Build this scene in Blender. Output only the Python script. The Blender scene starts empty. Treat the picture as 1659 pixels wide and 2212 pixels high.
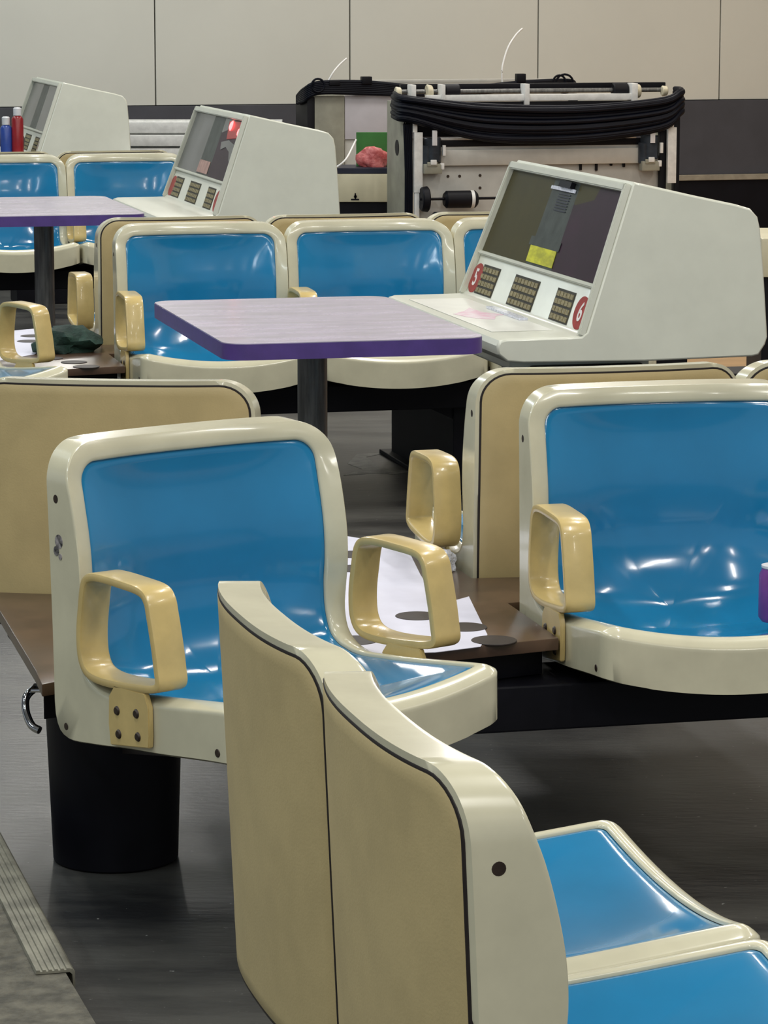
import bpy, bmesh, math, random
from math import sin, cos, pi, radians, sqrt
from mathutils import Vector, Matrix
random.seed(7)
SC = bpy.context.scene
COL = SC.collection

# ------------------------------------------------------------------ layout
A = 0.2371                      # direction of the seat rows (radians from +X)
UX, UY = cos(A), sin(A)
T = (-1.0813, 3.9961)           # spacing from one lane pair's seating to the next
PITCH = 0.5355
W = 0.2662                      # half width of one seat shell
PLZ = 0.424                     # top of the cup-holder plank

# ------------------------------------------------------------------ materials
def mat(name, col, rough=0.4, metal=0.0, noise=0.0, nscale=8.0, bump=0.0, bscale=60.0, col2=None,
        coat=0.0, emit=None, estr=0.0, trans=0.0, spec=0.5, rnoise=0.0, stretch=None):
    m = bpy.data.materials.new(name); m.use_nodes = True
    nt = m.node_tree; b = nt.nodes['Principled BSDF']
    b.inputs['Base Color'].default_value = (*col, 1)
    b.inputs['Roughness'].default_value = rough
    b.inputs['Metallic'].default_value = metal
    b.inputs['Coat Weight'].default_value = coat
    b.inputs['Coat Roughness'].default_value = 0.08
    b.inputs['Specular IOR Level'].default_value = spec
    b.inputs['Transmission Weight'].default_value = trans
    if emit:
        b.inputs['Emission Color'].default_value = (*emit, 1)
        b.inputs['Emission Strength'].default_value = estr
    tc = nt.nodes.new('ShaderNodeTexCoord')
    src = tc.outputs['Object']
    if stretch:
        mp = nt.nodes.new('ShaderNodeMapping'); mp.inputs['Scale'].default_value = stretch
        nt.links.new(src, mp.inputs['Vector']); src = mp.outputs['Vector']
    if noise > 0 or col2:
        n = nt.nodes.new('ShaderNodeTexNoise'); n.inputs['Scale'].default_value = nscale
        n.inputs['Detail'].default_value = 6; n.inputs['Roughness'].default_value = 0.6
        nt.links.new(src, n.inputs['Vector'])
        r = nt.nodes.new('ShaderNodeValToRGB')
        c2 = col2 if col2 else tuple(c * (1 - noise) for c in col)
        c1 = col if col2 else tuple(min(1, c * (1 + noise * .6)) for c in col)
        r.color_ramp.elements[0].position = .38; r.color_ramp.elements[1].position = .64
        r.color_ramp.elements[0].color = (*c2, 1); r.color_ramp.elements[1].color = (*c1, 1)
        nt.links.new(n.outputs['Fac'], r.inputs['Fac'])
        nt.links.new(r.outputs['Color'], b.inputs['Base Color'])
        if rnoise:
            mr = nt.nodes.new('ShaderNodeMapRange')
            mr.inputs['To Min'].default_value = max(.02, rough - rnoise); mr.inputs['To Max'].default_value = rough + rnoise
            nt.links.new(n.outputs['Fac'], mr.inputs['Value']); nt.links.new(mr.outputs['Result'], b.inputs['Roughness'])
    if bump > 0:
        n2 = nt.nodes.new('ShaderNodeTexNoise'); n2.inputs['Scale'].default_value = bscale
        n2.inputs['Detail'].default_value = 4
        nt.links.new(src, n2.inputs['Vector'])
        bp = nt.nodes.new('ShaderNodeBump'); bp.inputs['Strength'].default_value = bump; bp.inputs['Distance'].default_value = .01
        nt.links.new(n2.outputs['Fac'], bp.inputs['Height']); nt.links.new(bp.outputs['Normal'], b.inputs['Normal'])
    return m

CREAM = mat('aged_cream_fibreglass', (.60, .57, .415), .22, noise=.10, nscale=5, coat=.4)
BLUE = mat('blue_fibreglass', (.012, .20, .41), .16, noise=.10, nscale=3, coat=.6)
TAN = mat('tan_laminate', (.51, .405, .20), .45, noise=.08, nscale=9, bump=.05, bscale=300)
ARM = mat('yellowed_armrest_plastic', (.60, .455, .185), .28, noise=.12, nscale=10, coat=.3)
BLACK = mat('black_paint', (.004, .004, .007), .5, noise=.2, spec=.2)
GASK = mat('dark_rubber_gasket', (.012, .007, .006), .6, noise=.2)
SCREWM = mat('brown_oxidised_screw', (.045, .03, .022), .4, metal=.4, noise=.3, nscale=80)
WHITEP = mat('console_white_plastic', (.60, .61, .52), .35, noise=.05, nscale=6, coat=.15)
TRAYM = mat('console_tray_white', (.72, .72, .66), .3, noise=.06, nscale=9)
PURPLE = mat('purple_edge_band', (.085, .045, .22), .4, noise=.12, nscale=20)
LILAC = mat('worn_lilac_laminate', (.46, .41, .54), .26, col2=(.36, .33, .41), nscale=5, stretch=(1, 4, 1), coat=.2, rnoise=.08)
STEEL = mat('brushed_steel_pole', (.15, .15, .145), .38, metal=.35, noise=.35, nscale=14, stretch=(6, 6, .6))
PLANK = mat('brown_laminate_plank', (.105, .062, .04), .28, col2=(.065, .04, .028), nscale=7)
PAPER = mat('white_paper_sheet', (.66, .66, .78), .5, noise=.06, nscale=7)
HOLE = mat('dark_cup_hole', (.02, .012, .010), .5, noise=.3, nscale=30)
FLOORM = mat('worn_grey_concrete', (.080, .078, .070), .40, col2=(.018, .018, .019), nscale=2.1, bump=.12, bscale=30, stretch=(.7, 2.2, 1), rnoise=.12)
STEPM = mat('rough_step_concrete', (.14, .13, .098), .8, col2=(.062, .058, .044), nscale=22, bump=.8, bscale=55)
NOSE = mat('dull_aluminium_nosing', (.24, .23, .18), .5, metal=.3, noise=.35, nscale=18)
WOODF = mat('maple_approach_boards', (.42, .25, .11), .3, noise=.18, nscale=3, stretch=(1, 14, 1))
WALLM = mat('pale_wall_panel', (.60, .60, .54), .42, noise=.03, nscale=1.2)
WALLS = mat('dark_wall_seam', (.10, .10, .09), .7, noise=.1)
DGREY = mat('dark_grey_wainscot', (.055, .056, .068), .6, noise=.12, nscale=4)
LSTRIP = mat('light_wood_capping', (.30, .27, .21), .5, noise=.2, nscale=12)
MSIL = mat('dull_machine_plate', (.50, .49, .45), .42, metal=.2, noise=.12, nscale=5)
MWHT = mat('white_machine_bar', (.72, .72, .70), .4, noise=.1, nscale=30)
MGREY = mat('olive_grey_machine_side', (.27, .265, .21), .5, noise=.18, nscale=7)
MDARK = mat('dark_motor_casing', (.05, .06, .075), .3, metal=.5, noise=.4, nscale=12)
CABLE = mat('black_cable', (.002, .003, .008), .5, noise=.2, spec=.15)
CRW = mat('ivory_nylon_wheel', (.62, .57, .42), .4, noise=.2, nscale=40)
CHROME = mat('bright_chrome', (.6, .62, .66), .12, metal=1.0, noise=.1)
OLIVE = mat('olive_smoked_screen', (.046, .038, .006), .35, noise=.1, nscale=12, spec=.2)
MAROON = mat('dark_plum_screen', (.028, .009, .022), .35, noise=.2, nscale=9, spec=.2)
GSTRIP = mat('grey_green_screen_strip', (.05, .06, .055), .35, noise=.3, nscale=20, spec=.25)
GREYSC = mat('grey_screen', (.13, .13, .135), .2, col2=(.075, .078, .08), nscale=6)
YELLOW = mat('yellow_sticker', (.62, .62, .03), .5, col2=(.36, .36, .02), nscale=16, stretch=(1, 1, 3))
TANLAB = mat('pinkish_sticker', (.42, .26, .22), .5, noise=.2, nscale=30)
REDD = mat('red_number_disc', (.34, .03, .025), .4, noise=.15, nscale=30)
NUMW = mat('white_lettering', (.78, .74, .72), .5, noise=.1)
KEYD = mat('dark_keypad_recess', (.035, .03, .018), .5, noise=.3, nscale=40)
KEYM = mat('olive_key_caps', (.27, .23, .12), .5, noise=.45, nscale=160)
REDL = mat('red_glowing_led', (.8, .02, .02), .4, emit=(1, .05, .05), estr=9, noise=.1)
REDG = mat('red_glow_lens', (.12, .004, .008), .3, emit=(1, .02, .02), estr=.12, noise=.2)
GREEN = mat('green_card', (.035, .17, .03), .6, noise=.15)
PINK = mat('crumpled_pink_plastic', (.68, .22, .21), .35, col2=(.45, .08, .08), nscale=25, bump=.6, bscale=40)
NAVY = mat('navy_tray', (.01, .012, .03), .4, noise=.2)
GCLOTH = mat('dark_green_cloth', (.012, .05, .035), .8, col2=(.006, .022, .018), nscale=16, bump=.6, bscale=60)
CLEARP = mat('clear_crumpled_plastic', (.75, .78, .9), .12, noise=.15, nscale=60, bump=.8, bscale=90, coat=.5)
BOTB = mat('blue_bottle_plastic', (.03, .07, .32), .3, noise=.2)
BOTR = mat('red_can_paint', (.30, .015, .02), .3, noise=.2)
BOTW = mat('white_cap_plastic', (.7, .7, .72), .4, noise=.1)
PCAN = mat('violet_can_paint', (.20, .06, .28), .3, noise=.2)
WCABLE = mat('white_plastic_cable', (.8, .8, .78), .4, noise=.05)
CEILM = mat('off_white_ceiling', (.62, .62, .60), .8, noise=.05)
LIGHTM = mat('lit_tube_diffuser', (.9, .9, .9), .5, emit=(1, .99, .96), estr=6, noise=.01)
BRM = mat('beige_return_housing', (.58, .54, .38), .4, noise=.06)
STICK = mat('worn_sticker', (.36, .33, .33), .6, col2=(.02, .02, .02), nscale=70)
PSMUDGE = mat('pink_print', (.62, .36, .45), .5, col2=(.66, .6, .62), nscale=30)

def speckle(m):
    nt = m.node_tree; b = nt.nodes['Principled BSDF']; src = b.inputs['Base Color'].links[0].from_socket
    tc = nt.nodes.new('ShaderNodeTexCoord'); n = nt.nodes.new('ShaderNodeTexNoise'); n.inputs['Scale'].default_value = 70; n.inputs['Detail'].default_value = 3
    nt.links.new(tc.outputs['Object'], n.inputs['Vector'])
    r = nt.nodes.new('ShaderNodeValToRGB'); r.color_ramp.elements[0].position = .70; r.color_ramp.elements[1].position = .76
    nt.links.new(n.outputs['Fac'], r.inputs['Fac'])
    mx = nt.nodes.new('ShaderNodeMix'); mx.data_type = 'RGBA'; mx.inputs['B'].default_value = (.30, .30, .28, 1)
    nt.links.new(r.outputs['Color'], mx.inputs['Factor']); nt.links.new(src, mx.inputs['A']); nt.links.new(mx.outputs['Result'], b.inputs['Base Color'])
speckle(FLOORM)

# ------------------------------------------------------------------ mesh helpers
def link(name, me, m=None, parent=None, smooth=False, mats=None):
    o = bpy.data.objects.new(name, me); COL.objects.link(o)
    for x in (mats or [m]):
        me.materials.append(x)
    if parent: o.parent = parent
    if smooth:
        for p in me.polygons: p.use_smooth = True
    return o
def from_bm(name, bm, m, parent=None, smooth=False, ang=None, mats=None):
    bmesh.ops.recalc_face_normals(bm, faces=bm.faces[:])
    me = bpy.data.meshes.new(name); bm.to_mesh(me); bm.free()
    o = link(name, me, m, parent, smooth, mats)
    if ang is not None:
        for p in me.polygons: p.use_smooth = True
        me.set_sharp_from_angle(angle=radians(ang))
    return o
def pyd(name, verts, faces, m, parent=None, ang=35, mats=None, mi=None):
    bm = bmesh.new(); vs = [bm.verts.new(v) for v in verts]
    for i, f in enumerate(faces):
        try:
            fc = bm.faces.new([vs[k] for k in f])
            if mi: fc.material_index = mi[i]
        except ValueError: pass
    return from_bm(name, bm, m, parent, ang=ang, mats=mats)
def bx(bm, x0, x1, y0, y1, z0, z1, bev=0.0, M=None, seg=2):
    t = bmesh.new()
    bmesh.ops.create_cube(t, size=1)
    bmesh.ops.scale(t, vec=(x1 - x0, y1 - y0, z1 - z0), verts=t.verts)
    bmesh.ops.translate(t, vec=((x0 + x1) / 2, (y0 + y1) / 2, (z0 + z1) / 2), verts=t.verts)
    if bev: bmesh.ops.bevel(t, geom=t.edges[:], offset=bev, segments=seg, profile=.6, affect='EDGES')
    merge(bm, t, M)
def merge(bm, t, M=None):
    if M is not None: bmesh.ops.transform(t, matrix=M, verts=t.verts)
    me = bpy.data.meshes.new('tmp'); t.to_mesh(me); t.free(); bm.from_mesh(me); bpy.data.meshes.remove(me)
def cyl(bm, p0, p1, r0, r1=None, n=24, bev=0.0, M=None):
    p0, p1 = Vector(p0), Vector(p1); r1 = r0 if r1 is None else r1
    d = p1 - p0; L = d.length
    prof = [(0, 0), (r0 - bev, 0), (r0, bev), (r1, L - bev), (r1 - bev, L), (0, L)] if bev else [(0, 0), (r0, 0), (r1, L), (0, L)]
    t = bmesh.new(); rings = []
    for r, z in prof:
        if r <= 1e-9: rings.append([t.verts.new((0, 0, z))])
        else: rings.append([t.verts.new((r * cos(2 * pi * i / n), r * sin(2 * pi * i / n), z)) for i in range(n)])
    for a, b in zip(rings, rings[1:]):
        for i in range(n):
            j = (i + 1) % n
            if len(a) == 1: t.faces.new((a[0], b[i], b[j]))
            elif len(b) == 1: t.faces.new((a[i], a[j], b[0]))
            else: t.faces.new((a[i], a[j], b[j], b[i]))
    q = d.to_track_quat('Z', 'Y').to_matrix().to_4x4()
    bmesh.ops.transform(t, matrix=Matrix.Translation(p0) @ q, verts=t.verts)
    merge(bm, t, M)
def tube(bm, pts, r, n=8, rr=None):
    pts = [Vector(p) for p in pts]; rings = []
    up = Vector((0, 0, 1))
    for i, p in enumerate(pts):
        d = (pts[min(i + 1, len(pts) - 1)] - pts[max(i - 1, 0)]).normalized()
        s = d.cross(up)
        if s.length < .05: s = d.cross(Vector((0, 1, 0)))
        s.normalize(); t = s.cross(d).normalized()
        ra = rr[i] if rr else r
        rings.append([bm.verts.new(p + s * ra * cos(2 * pi * k / n) + t * ra * sin(2 * pi * k / n)) for k in range(n)])
    for a, b in zip(rings, rings[1:]):
        for k in range(n): bm.faces.new((a[k], a[(k + 1) % n], b[(k + 1) % n], b[k]))
    bm.faces.new(rings[0][::-1]); bm.faces.new(rings[-1])
def smooth_path(pts, n=8):
    P = [Vector(p) for p in pts]; out = []
    for i in range(len(P) - 1):
        p0, p1, p2, p3 = P[max(i - 1, 0)], P[i], P[i + 1], P[min(i + 2, len(P) - 1)]
        for k in range(n):
            t = k / n
            out.append(.5 * ((2 * p1) + (-p0 + p2) * t + (2 * p0 - 5 * p1 + 4 * p2 - p3) * t * t + (-p0 + 3 * p1 - 3 * p2 + p3) * t ** 3))
    out.append(P[-1]); return out
def prism(bm, poly, z0, z1, bev=0.0):
    t = bmesh.new()
    vs = [t.verts.new((x, y, z1)) for x, y in poly]
    f = t.faces.new(vs)
    r = bmesh.ops.extrude_face_region(t, geom=[f])
    bmesh.ops.translate(t, vec=(0, 0, z0 - z1), verts=[v for v in r['geom'] if isinstance(v, bmesh.types.BMVert)])
    if bev:
        bmesh.ops.bevel(t, geom=t.edges[:], offset=bev, segments=2, profile=.6, affect='EDGES')
    merge(bm, t)
def rrect(x0, x1, y0, y1, r, n=6):
    out = []
    for cx, cy, a0 in ((x1 - r, y1 - r, 0), (x0 + r, y1 - r, 90), (x0 + r, y0 + r, 180), (x1 - r, y0 + r, 270)):
        for k in range(n + 1):
            a = radians(a0 + 90 * k / n); out.append((cx + r * cos(a), cy + r * sin(a)))
    return out
def empty(name, loc, rz, label, cat, group=None):
    o = bpy.data.objects.new(name, None); COL.objects.link(o)
    o.empty_display_size = .1; o.location = loc; o.rotation_euler = (0, 0, rz)
    return tag(o, label, cat, group)
def tag(o, label, cat, group=None):
    o['label'] = label; o['category'] = cat
    if group: o['group'] = group
    return o
def struct(o): o['kind'] = 'structure'; return o
def dup(root, loc, rz, label, group=None, skip=()):
    r = root.copy(); COL.objects.link(r); r.location = loc; r.rotation_euler = (0, 0, rz); r['label'] = label
    if group: r['group'] = group
    for ch in list(root.children):
        if ch.name.split('.')[0] in skip: continue
        c = ch.copy(); COL.objects.link(c); c.parent = r
        for g in list(ch.children):
            d = g.copy(); COL.objects.link(d); d.parent = c
    return r

# ------------------------------------------------------------------ the chair
# local axes: X = sitter's right, Y = forward, Z = up; origin on the floor under the rear
EP = [(.018, .824), (.026, .798), (.033, .768), (.045, .735), (.057, .69), (.066, .64), (.068, .59), (.063, .545), (.060, .505),
      (.070, .470), (.10, .448), (.15, .439), (.22, .443), (.30, .451), (.40, .463), (.460, .470), (.486, .470)]
RP = [(-.034, .826), (-.0328, .80), (-.0313, .768), (-.0297, .735), (-.0277, .69), (-.0255, .64), (-.0234, .59), (-.0207, .53), (-.0185, .455),
      (-.014, .375), (.018, .347), (.10, .352), (.19, .363), (.285, .372), (.39, .384), (.460, .391), (.488, .393)]
NS = 96
def resample(P, n):
    q = smooth_path([(f, 0, z) for f, z in P], 10)
    return q
_E = smooth_path([(0, f, z) for f, z in EP], 12)
_R = smooth_path([(0, f, z) for f, z in RP], 12)
_S = [0]
for a, b in zip(_E, _E[1:]): _S.append(_S[-1] + (b - a).length)
STOT = _S[-1]
def samp(P, s):
    s = max(0, min(STOT, s))
    lo, hi = 0, len(_S) - 1
    while hi - lo > 1:
        mid = (lo + hi) // 2
        if _S[mid] <= s: lo = mid
        else: hi = mid
    t = (s - _S[lo]) / max(1e-9, _S[hi] - _S[lo])
    return P[lo].lerp(P[hi], t)
DK = [(0, (-.038, 0)), (.12, (-.068, 0)), (.26, (-.072, -.004)), (.36, (-.034, -.022)), (.45, (-.004, -.034)), (.62, (0, -.034)), (.82, (.014, -.034)), (2, (.014, -.034))]
def dlt(s):
    for (s0, a), (s1, b) in zip(DK, DK[1:]):
        if s <= s1:
            t = max(0, min(1, (s - s0) / (s1 - s0))); t = t * t * (3 - 2 * t)
            return (a[0] + (b[0] - a[0]) * t, a[1] + (b[1] - a[1]) * t)
    return DK[-1][1]
def wid(s): return W - .004 * max(0, (s - .45) / (STOT - .45))
def srf(r, s):
    e = samp(_E, s); k = 1 - min(1, abs(r) / wid(s)) ** (2.6 if s < .4 else 2.0 + .4 * max(0, 1 - (s - .4) / .1)); d = dlt(s)
    return Vector((r, e.y + d[0] * k, e.z + d[1] * k))
def nrm(r, s):
    h = .004
    a = srf(r + h, s) - srf(r - h, s); b = srf(r, s + h) - srf(r, s - h)
    if s < h: b = srf(r, s + h) - srf(r, s)
    if s > STOT - h: b = srf(r, s) - srf(r, s - h)
    n = a.cross(b).normalized()
    if n.y * 1 + n.z * 1 < 0: n = -n
    return n
def outline(ins):
    """rounded rectangle in (r, s) inset by ins; same number of points for every inset"""
    rt, rf = max(.068 - ins, .03), max(.030 - ins, .012)
    pts = []
    s0, s1 = ins, STOT - ins * .9
    nside, ntop, nc = 64, 26, 12
    def w0(s):
        t = max(0, min(1, (s - .30) / .22)); t = t * t * (3 - 2 * t)
        return wid(s) - ins * (1 - .06 * t)
    # top edge from +r to -r
    for k in range(ntop): x = 1 - 2 * k / ntop; pts.append(((w0(s0) - rt) * x, s0))
    for k in range(nc + 1): a = radians(90 + 90 * k / nc); pts.append((-(w0(s0) - rt) + rt * cos(a), s0 + rt - rt * sin(a)))
    for k in range(1, nside):
        s = s0 + rt + (s1 - rf - s0 - rt) * k / nside; pts.append((-w0(s), s))
    for k in range(nc + 1): a = radians(180 + 90 * k / nc); pts.append((-(w0(s1) - rf) + rf * cos(a), s1 - rf - rf * sin(a)))
    for k in range(1, ntop): x = -1 + 2 * k / ntop; pts.append(((w0(s1) - rf) * x, s1))
    for k in range(nc + 1): a = radians(270 + 90 * k / nc); pts.append(((w0(s1) - rf) + rf * cos(a), s1 - rf - rf * sin(a)))
    for k in range(1, nside):
        s = s1 - rf - (s1 - rf - s0 - rt) * k / nside; pts.append((w0(s), s))
    for k in range(nc): a = radians(0 + 90 * k / nc); pts.append(((w0(s0) - rt) + rt * cos(a), s0 + rt - rt * sin(a)))
    return pts
def rearf(z): return -.0125 - .0447 * (z - .344)
def skirt_target(r, s):
    t = samp(_R, s); w = wid(s); k = 1 - min(1, abs(r) / w) ** (2.6 if s < .4 else 2)
    if s < .25: return Vector((r, t.y - .038 * k, t.z))
    if s > .6: return Vector((r, t.y + .014 * k, t.z - .034 * k))
    return Vector((r, t.y, t.z))
def HS(s):
    t = max(0, min(1, (s - .25) / .22)); t = t * t * (3 - 2 * t)
    return .0045 + .0125 * t
def build_chair(label):
    root = empty('bowling_seat', (0, 0, 0), 0, label, 'chair')
    BORD = .034
    rings = []
    for x, dh in ((0, -.002), (.03, .0), (.12, 0), (.25, 0), (.42, 0), (.60, 0), (.78, 0), (.90, -.0002), (.97, -.0016), (1.0, -.005)):
        rings.append([srf(r, s) + nrm(r, s) * (HS(s) * sin(pi / 2 * min(1, x * 1.15)) + dh) for r, s in outline(x * BORD)])
    bm = bmesh.new()
    N = len(rings[0]); base = outline(0)
    outer = rings[0]
    tg = [skirt_target(r, s) for r, s in base]
    mid = [[o.lerp(t, k) for o, t in zip(outer, tg)] for k in (.06, .5, .97, 1.0)]
    # turn the rear/lower edge inward a little
    cen = Vector((0, .15, .5))
    for i in range(N):
        r, s = base[i]
        inw = Vector((-math.copysign(.004, r) if abs(r) > wid(s) - .08 else 0, 0, 0))
        mid[3][i] = mid[3][i] + inw
    inn = outline(.010); inner = [skirt_target(r, s) for r, s in inn]; inner2 = [p + (Vector((0, .012, 0)) if s < .42 else Vector((0, 0, .012))) for p, (r, s) in zip(inner, inn)]
    allr = [inner2, inner, mid[3], mid[2], mid[1], mid[0]] + rings
    vr = [[bm.verts.new(p) for p in rg] for rg in allr]
    for a, b in zip(vr, vr[1:]):
        for i in range(N):
            j = (i + 1) % N; bm.faces.new((a[i], a[j], b[j], b[i]))
    from_bm('shell', bm, CREAM, root, ang=50)
    # blue liner
    bm = bmesh.new(); o0 = outline(BORD - .001)
    ks = [1, .985, .96, .92, .86, .78, .69, .6, .5, .4, .3, .2, .1, .03]
    sc_ = STOT / 2; vr = []
    for j, k in enumerate(ks):
        rg = []
        for r, s in o0:
            rr, ss = r * k, sc_ + (s - sc_) * k
            fade = max(0, min(1, (k - .45) / .5)); fade = fade * fade * (3 - 2 * fade)
            rg.append(bm.verts.new(srf(rr, ss) + nrm(rr, ss) * (HS(ss) * fade - (.0065 if j == 0 else .0035 if j == 1 else .0028))))
        vr.append(rg)
    for a, b in zip(vr, vr[1:]):
        for i in range(N):
            j = (i + 1) % N; bm.faces.new((a[i], a[j], b[j], b[i]))
    bm.faces.new(vr[-1])
    from_bm('seat_liner', bm, BLUE, root, smooth=True)
    # rear panel + gasket
    def rear(r, z, off): return (r, rearf(z) - .038 * (1 - (abs(r) / W) ** 2.6) - off, z)
    def rring(ins, off, rt=.064):
        zt_, zb_ = .825 - ins, .344 + ins; w = W - ins; out = []
        r1, r2 = max(rt - ins, .02), max(.055 - ins, .012)
        for k in range(24): out.append(((w - r1) * (1 - 2 * k / 24), zt_))
        for k in range(9): a = radians(90 + 90 * k / 8); out.append((-(w - r1) + r1 * cos(a), zt_ - r1 + r1 * sin(a)))
        for k in range(1, 16): out.append((-w, zt_ - r1 - (zt_ - r1 - zb_ - r2) * k / 16))
        for k in range(9): a = radians(180 + 90 * k / 8); out.append((-(w - r2) + r2 * cos(a), zb_ + r2 + r2 * sin(a)))
        for k in range(1, 24): out.append(((w - r2) * (-1 + 2 * k / 24), zb_))
        for k in range(9): a = radians(270 + 90 * k / 8); out.append(((w - r2) + r2 * cos(a), zb_ + r2 + r2 * sin(a)))
        for k in range(1, 16): out.append((w, zb_ + r2 + (zt_ - r1 - zb_ - r2) * k / 16))
        for k in range(8): a = radians(90 * k / 8); out.append(((w - r1) + r1 * cos(a), zt_ - r1 + r1 * sin(a)))
        return [rear(r, z, off) for r, z in out]
    bm = bmesh.new()
    rs = [rring(.0105, -.004), rring(.0105, .0004), rring(.0118, .0014)]
    base_r = rs[-1]; M_ = len(base_r)
    vr = [[bm.verts.new(p) for p in r] for r in rs]
    zc = .58
    for k in (.93, .8, .62, .42, .2):
        vr.append([bm.verts.new(rear(p[0] * k, zc + (p[2] - zc) * k, .0014)) for p in base_r])
    for a, b in zip(vr, vr[1:]):
        for i in range(M_):
            j = (i + 1) % M_; bm.faces.new((a[i], a[j], b[j], b[i]))
    bm.faces.new(vr[-1])
    from_bm('back_panel', bm, TAN, root, ang=40)
    bm = bmesh.new()
    rs = [rring(.0068, -.006), rring(.0068, .0004), rring(.0078, .0010), rring(.0104, .0008), rring(.0104, -.006)]
    vr = [[bm.verts.new(p) for p in r] for r in rs]
    for a, b in zip(vr, vr[1:]):
        for i in range(M_):
            j = (i + 1) % M_; bm.faces.new((a[i], a[j], b[j], b[i]))
    from_bm('gasket', bm, GASK, root, ang=40)
    # underside pan
    bm = bmesh.new()
    prism(bm, rrect(-W + .012, W - .016, .02, .455, .03), .395, .401)
    from_bm('seat_pan', bm, BLACK, root)
    # screws
    for sg in (1, -1):
        for f, z, rr in ((-.002, .736, .0098), (.018, .367, .0085), (.442, .405, .0085)):
            bm = bmesh.new(); x = sg * (wid(0 if z > .6 or f < .3 else STOT) + (-.002 if f < .3 else -.001))
            cyl(bm, (x - sg * .004, f, z), (x + sg * .0025, f, z), rr, rr * .8, 16, .001)
            from_bm('screw', bm, SCREWM, root, ang=40)
    return root
def armrest(root, side):
    """side +1: ring leans over the seat from the right skirt; side -1: ring stands outside the left skirt"""
    off = 0 if side > 0 else -(2 * W + .010)
    pts = [(.082, .618), (.070, .572), (.064, .527), (.069, .486), (.092, .462), (.143, .456), (.227, .462), (.285, .470),
           (.303, .484), (.300, .510), (.293, .545), (.281, .590), (.272, .615), (.250, .630), (.195, .634), (.115, .634)]
    P = [Vector((0, f, z)) for f, z in pts]; Pc = []
    n = len(P)
    for i in range(n):
        p0, p1, p2, p3 = P[i - 1], P[i], P[(i + 1) % n], P[(i + 2) % n]
        for k in range(5):
            t = k / 5
            Pc.append(.5 * ((2 * p1) + (-p0 + p2) * t + (2 * p0 - 5 * p1 + 4 * p2 - p3) * t * t + (-p0 + 3 * p1 - 3 * p2 + p3) * t ** 3))
    cx = sum((p.y for p in Pc)) / len(Pc); cz = sum((p.z for p in Pc)) / len(Pc)
    th, xa, xb, bv = .014, W - .046 + off, W + .009 + off, .004
    sec = [(xa, .002 + bv), (xa, th - bv), (xa + bv * .4, th - bv * .3), (xa + bv * 1.3, th), (xb - bv * 1.3, th), (xb - bv * .3, th - bv * .3), (xb, th - bv), (xb, bv), (xb - bv * .3, bv * .3), (xb - bv * 1.3, 0), (xa + bv * 1.3, 0), (xa + bv * .3, bv * .3)]
    bm = bmesh.new(); L = len(Pc); rg = []
    for i, p in enumerate(Pc):
        d = (Pc[(i + 1) % L] - Pc[i - 1]).normalized(); nn = Vector((0, -d.z, d.y))
        if nn.dot(Vector((0, p.y - cx, p.z - cz))) > 0: nn = -nn   # inward
        rg.append([bm.verts.new((x, p.y + nn.y * q, p.z + nn.z * q)) for x, q in sec])
    m_ = len(sec)
    for i in range(L):
        a, b = rg[i], rg[(i + 1) % L]
        for k in range(m_): bm.faces.new((a[k], a[(k + 1) % m_], b[(k + 1) % m_], b[k]))
    # mounting plate
    t = bmesh.new()
    prof = [(.163, .366), (.272, .381), (.274, .40), (.273, .445), (.262, .466), (.176, .464), (.160, .445), (.158, .40)]
    vs = [t.verts.new((W + off - .0005 if side > 0 else W + off, f, z)) for f, z in prof]
    fc = t.faces.new(vs); r = bmesh.ops.extrude_face_region(t, geom=[fc])
    bmesh.ops.translate(t, vec=(.0095, 0, 0), verts=[v for v in r['geom'] if isinstance(v, bmesh.types.BMVert)])
    bmesh.ops.bevel(t, geom=t.edges[:], offset=.0015, segments=2, affect='EDGES')
    merge(bm, t)
    o = from_bm('armrest', bm, ARM, root, ang=45)
    for f, z in ((.184, .425), (.239, .430), (.188, .388), (.243, .394)):
        bm = bmesh.new(); cyl(bm, (W + off + .006, f, z), (W + off + .012, f, z), .0088, .0066, 16, .0012)
        from_bm('bolt', bm, SCREWM, o, ang=40)
    return o

protoN = build_chair('x')                     # no armrest
protoP = dup(protoN, (0, 0, 0), 0, 'x'); protoP.name = 'bowling_seat'; armrest(protoP, 1)
protoM = dup(protoN, (0, 0, 0), 0, 'x'); armrest(protoM, -1)
protoB = dup(protoN, (0, 0, 0), 0, 'x'); armrest(protoB, 1); armrest(protoB, -1)
used = set()
def place(proto, x, y, yaw, label, group=None):
    rz = yaw - pi / 2
    if proto.name not in used:
        used.add(proto.name); proto.location = (x, y, 0); proto.rotation_euler = (0, 0, rz); proto['label'] = label
        if group: proto['group'] = group
        return proto
    return dup(proto, (x, y, 0), rz, label, group)
def cp(c, r, f):                              # chair-local (r, f) to world
    x, y, yaw = c
    return (x + r * sin(yaw) + f * cos(yaw), y - r * cos(yaw) + f * sin(yaw))
by = A - pi / 2
def rowc(k, n): return (-.5703 - n * PITCH * sin(by) + k * T[0], 9.694 + n * PITCH * cos(by) + k * T[1], by)
GAPB = .357
def rearc(k, n):
    x, y, w_ = rowc(k, n); return (x - GAPB * cos(w_), y - GAPB * sin(w_), w_ + pi)
CA = lambda k: (-.3127 + k * T[0], 5.1153 + k * T[1], radians(-52.36))
CA0 = lambda k: (-.5003 + k * T[0], 5.8356 + k * T[1], radians(83.58))

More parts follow.
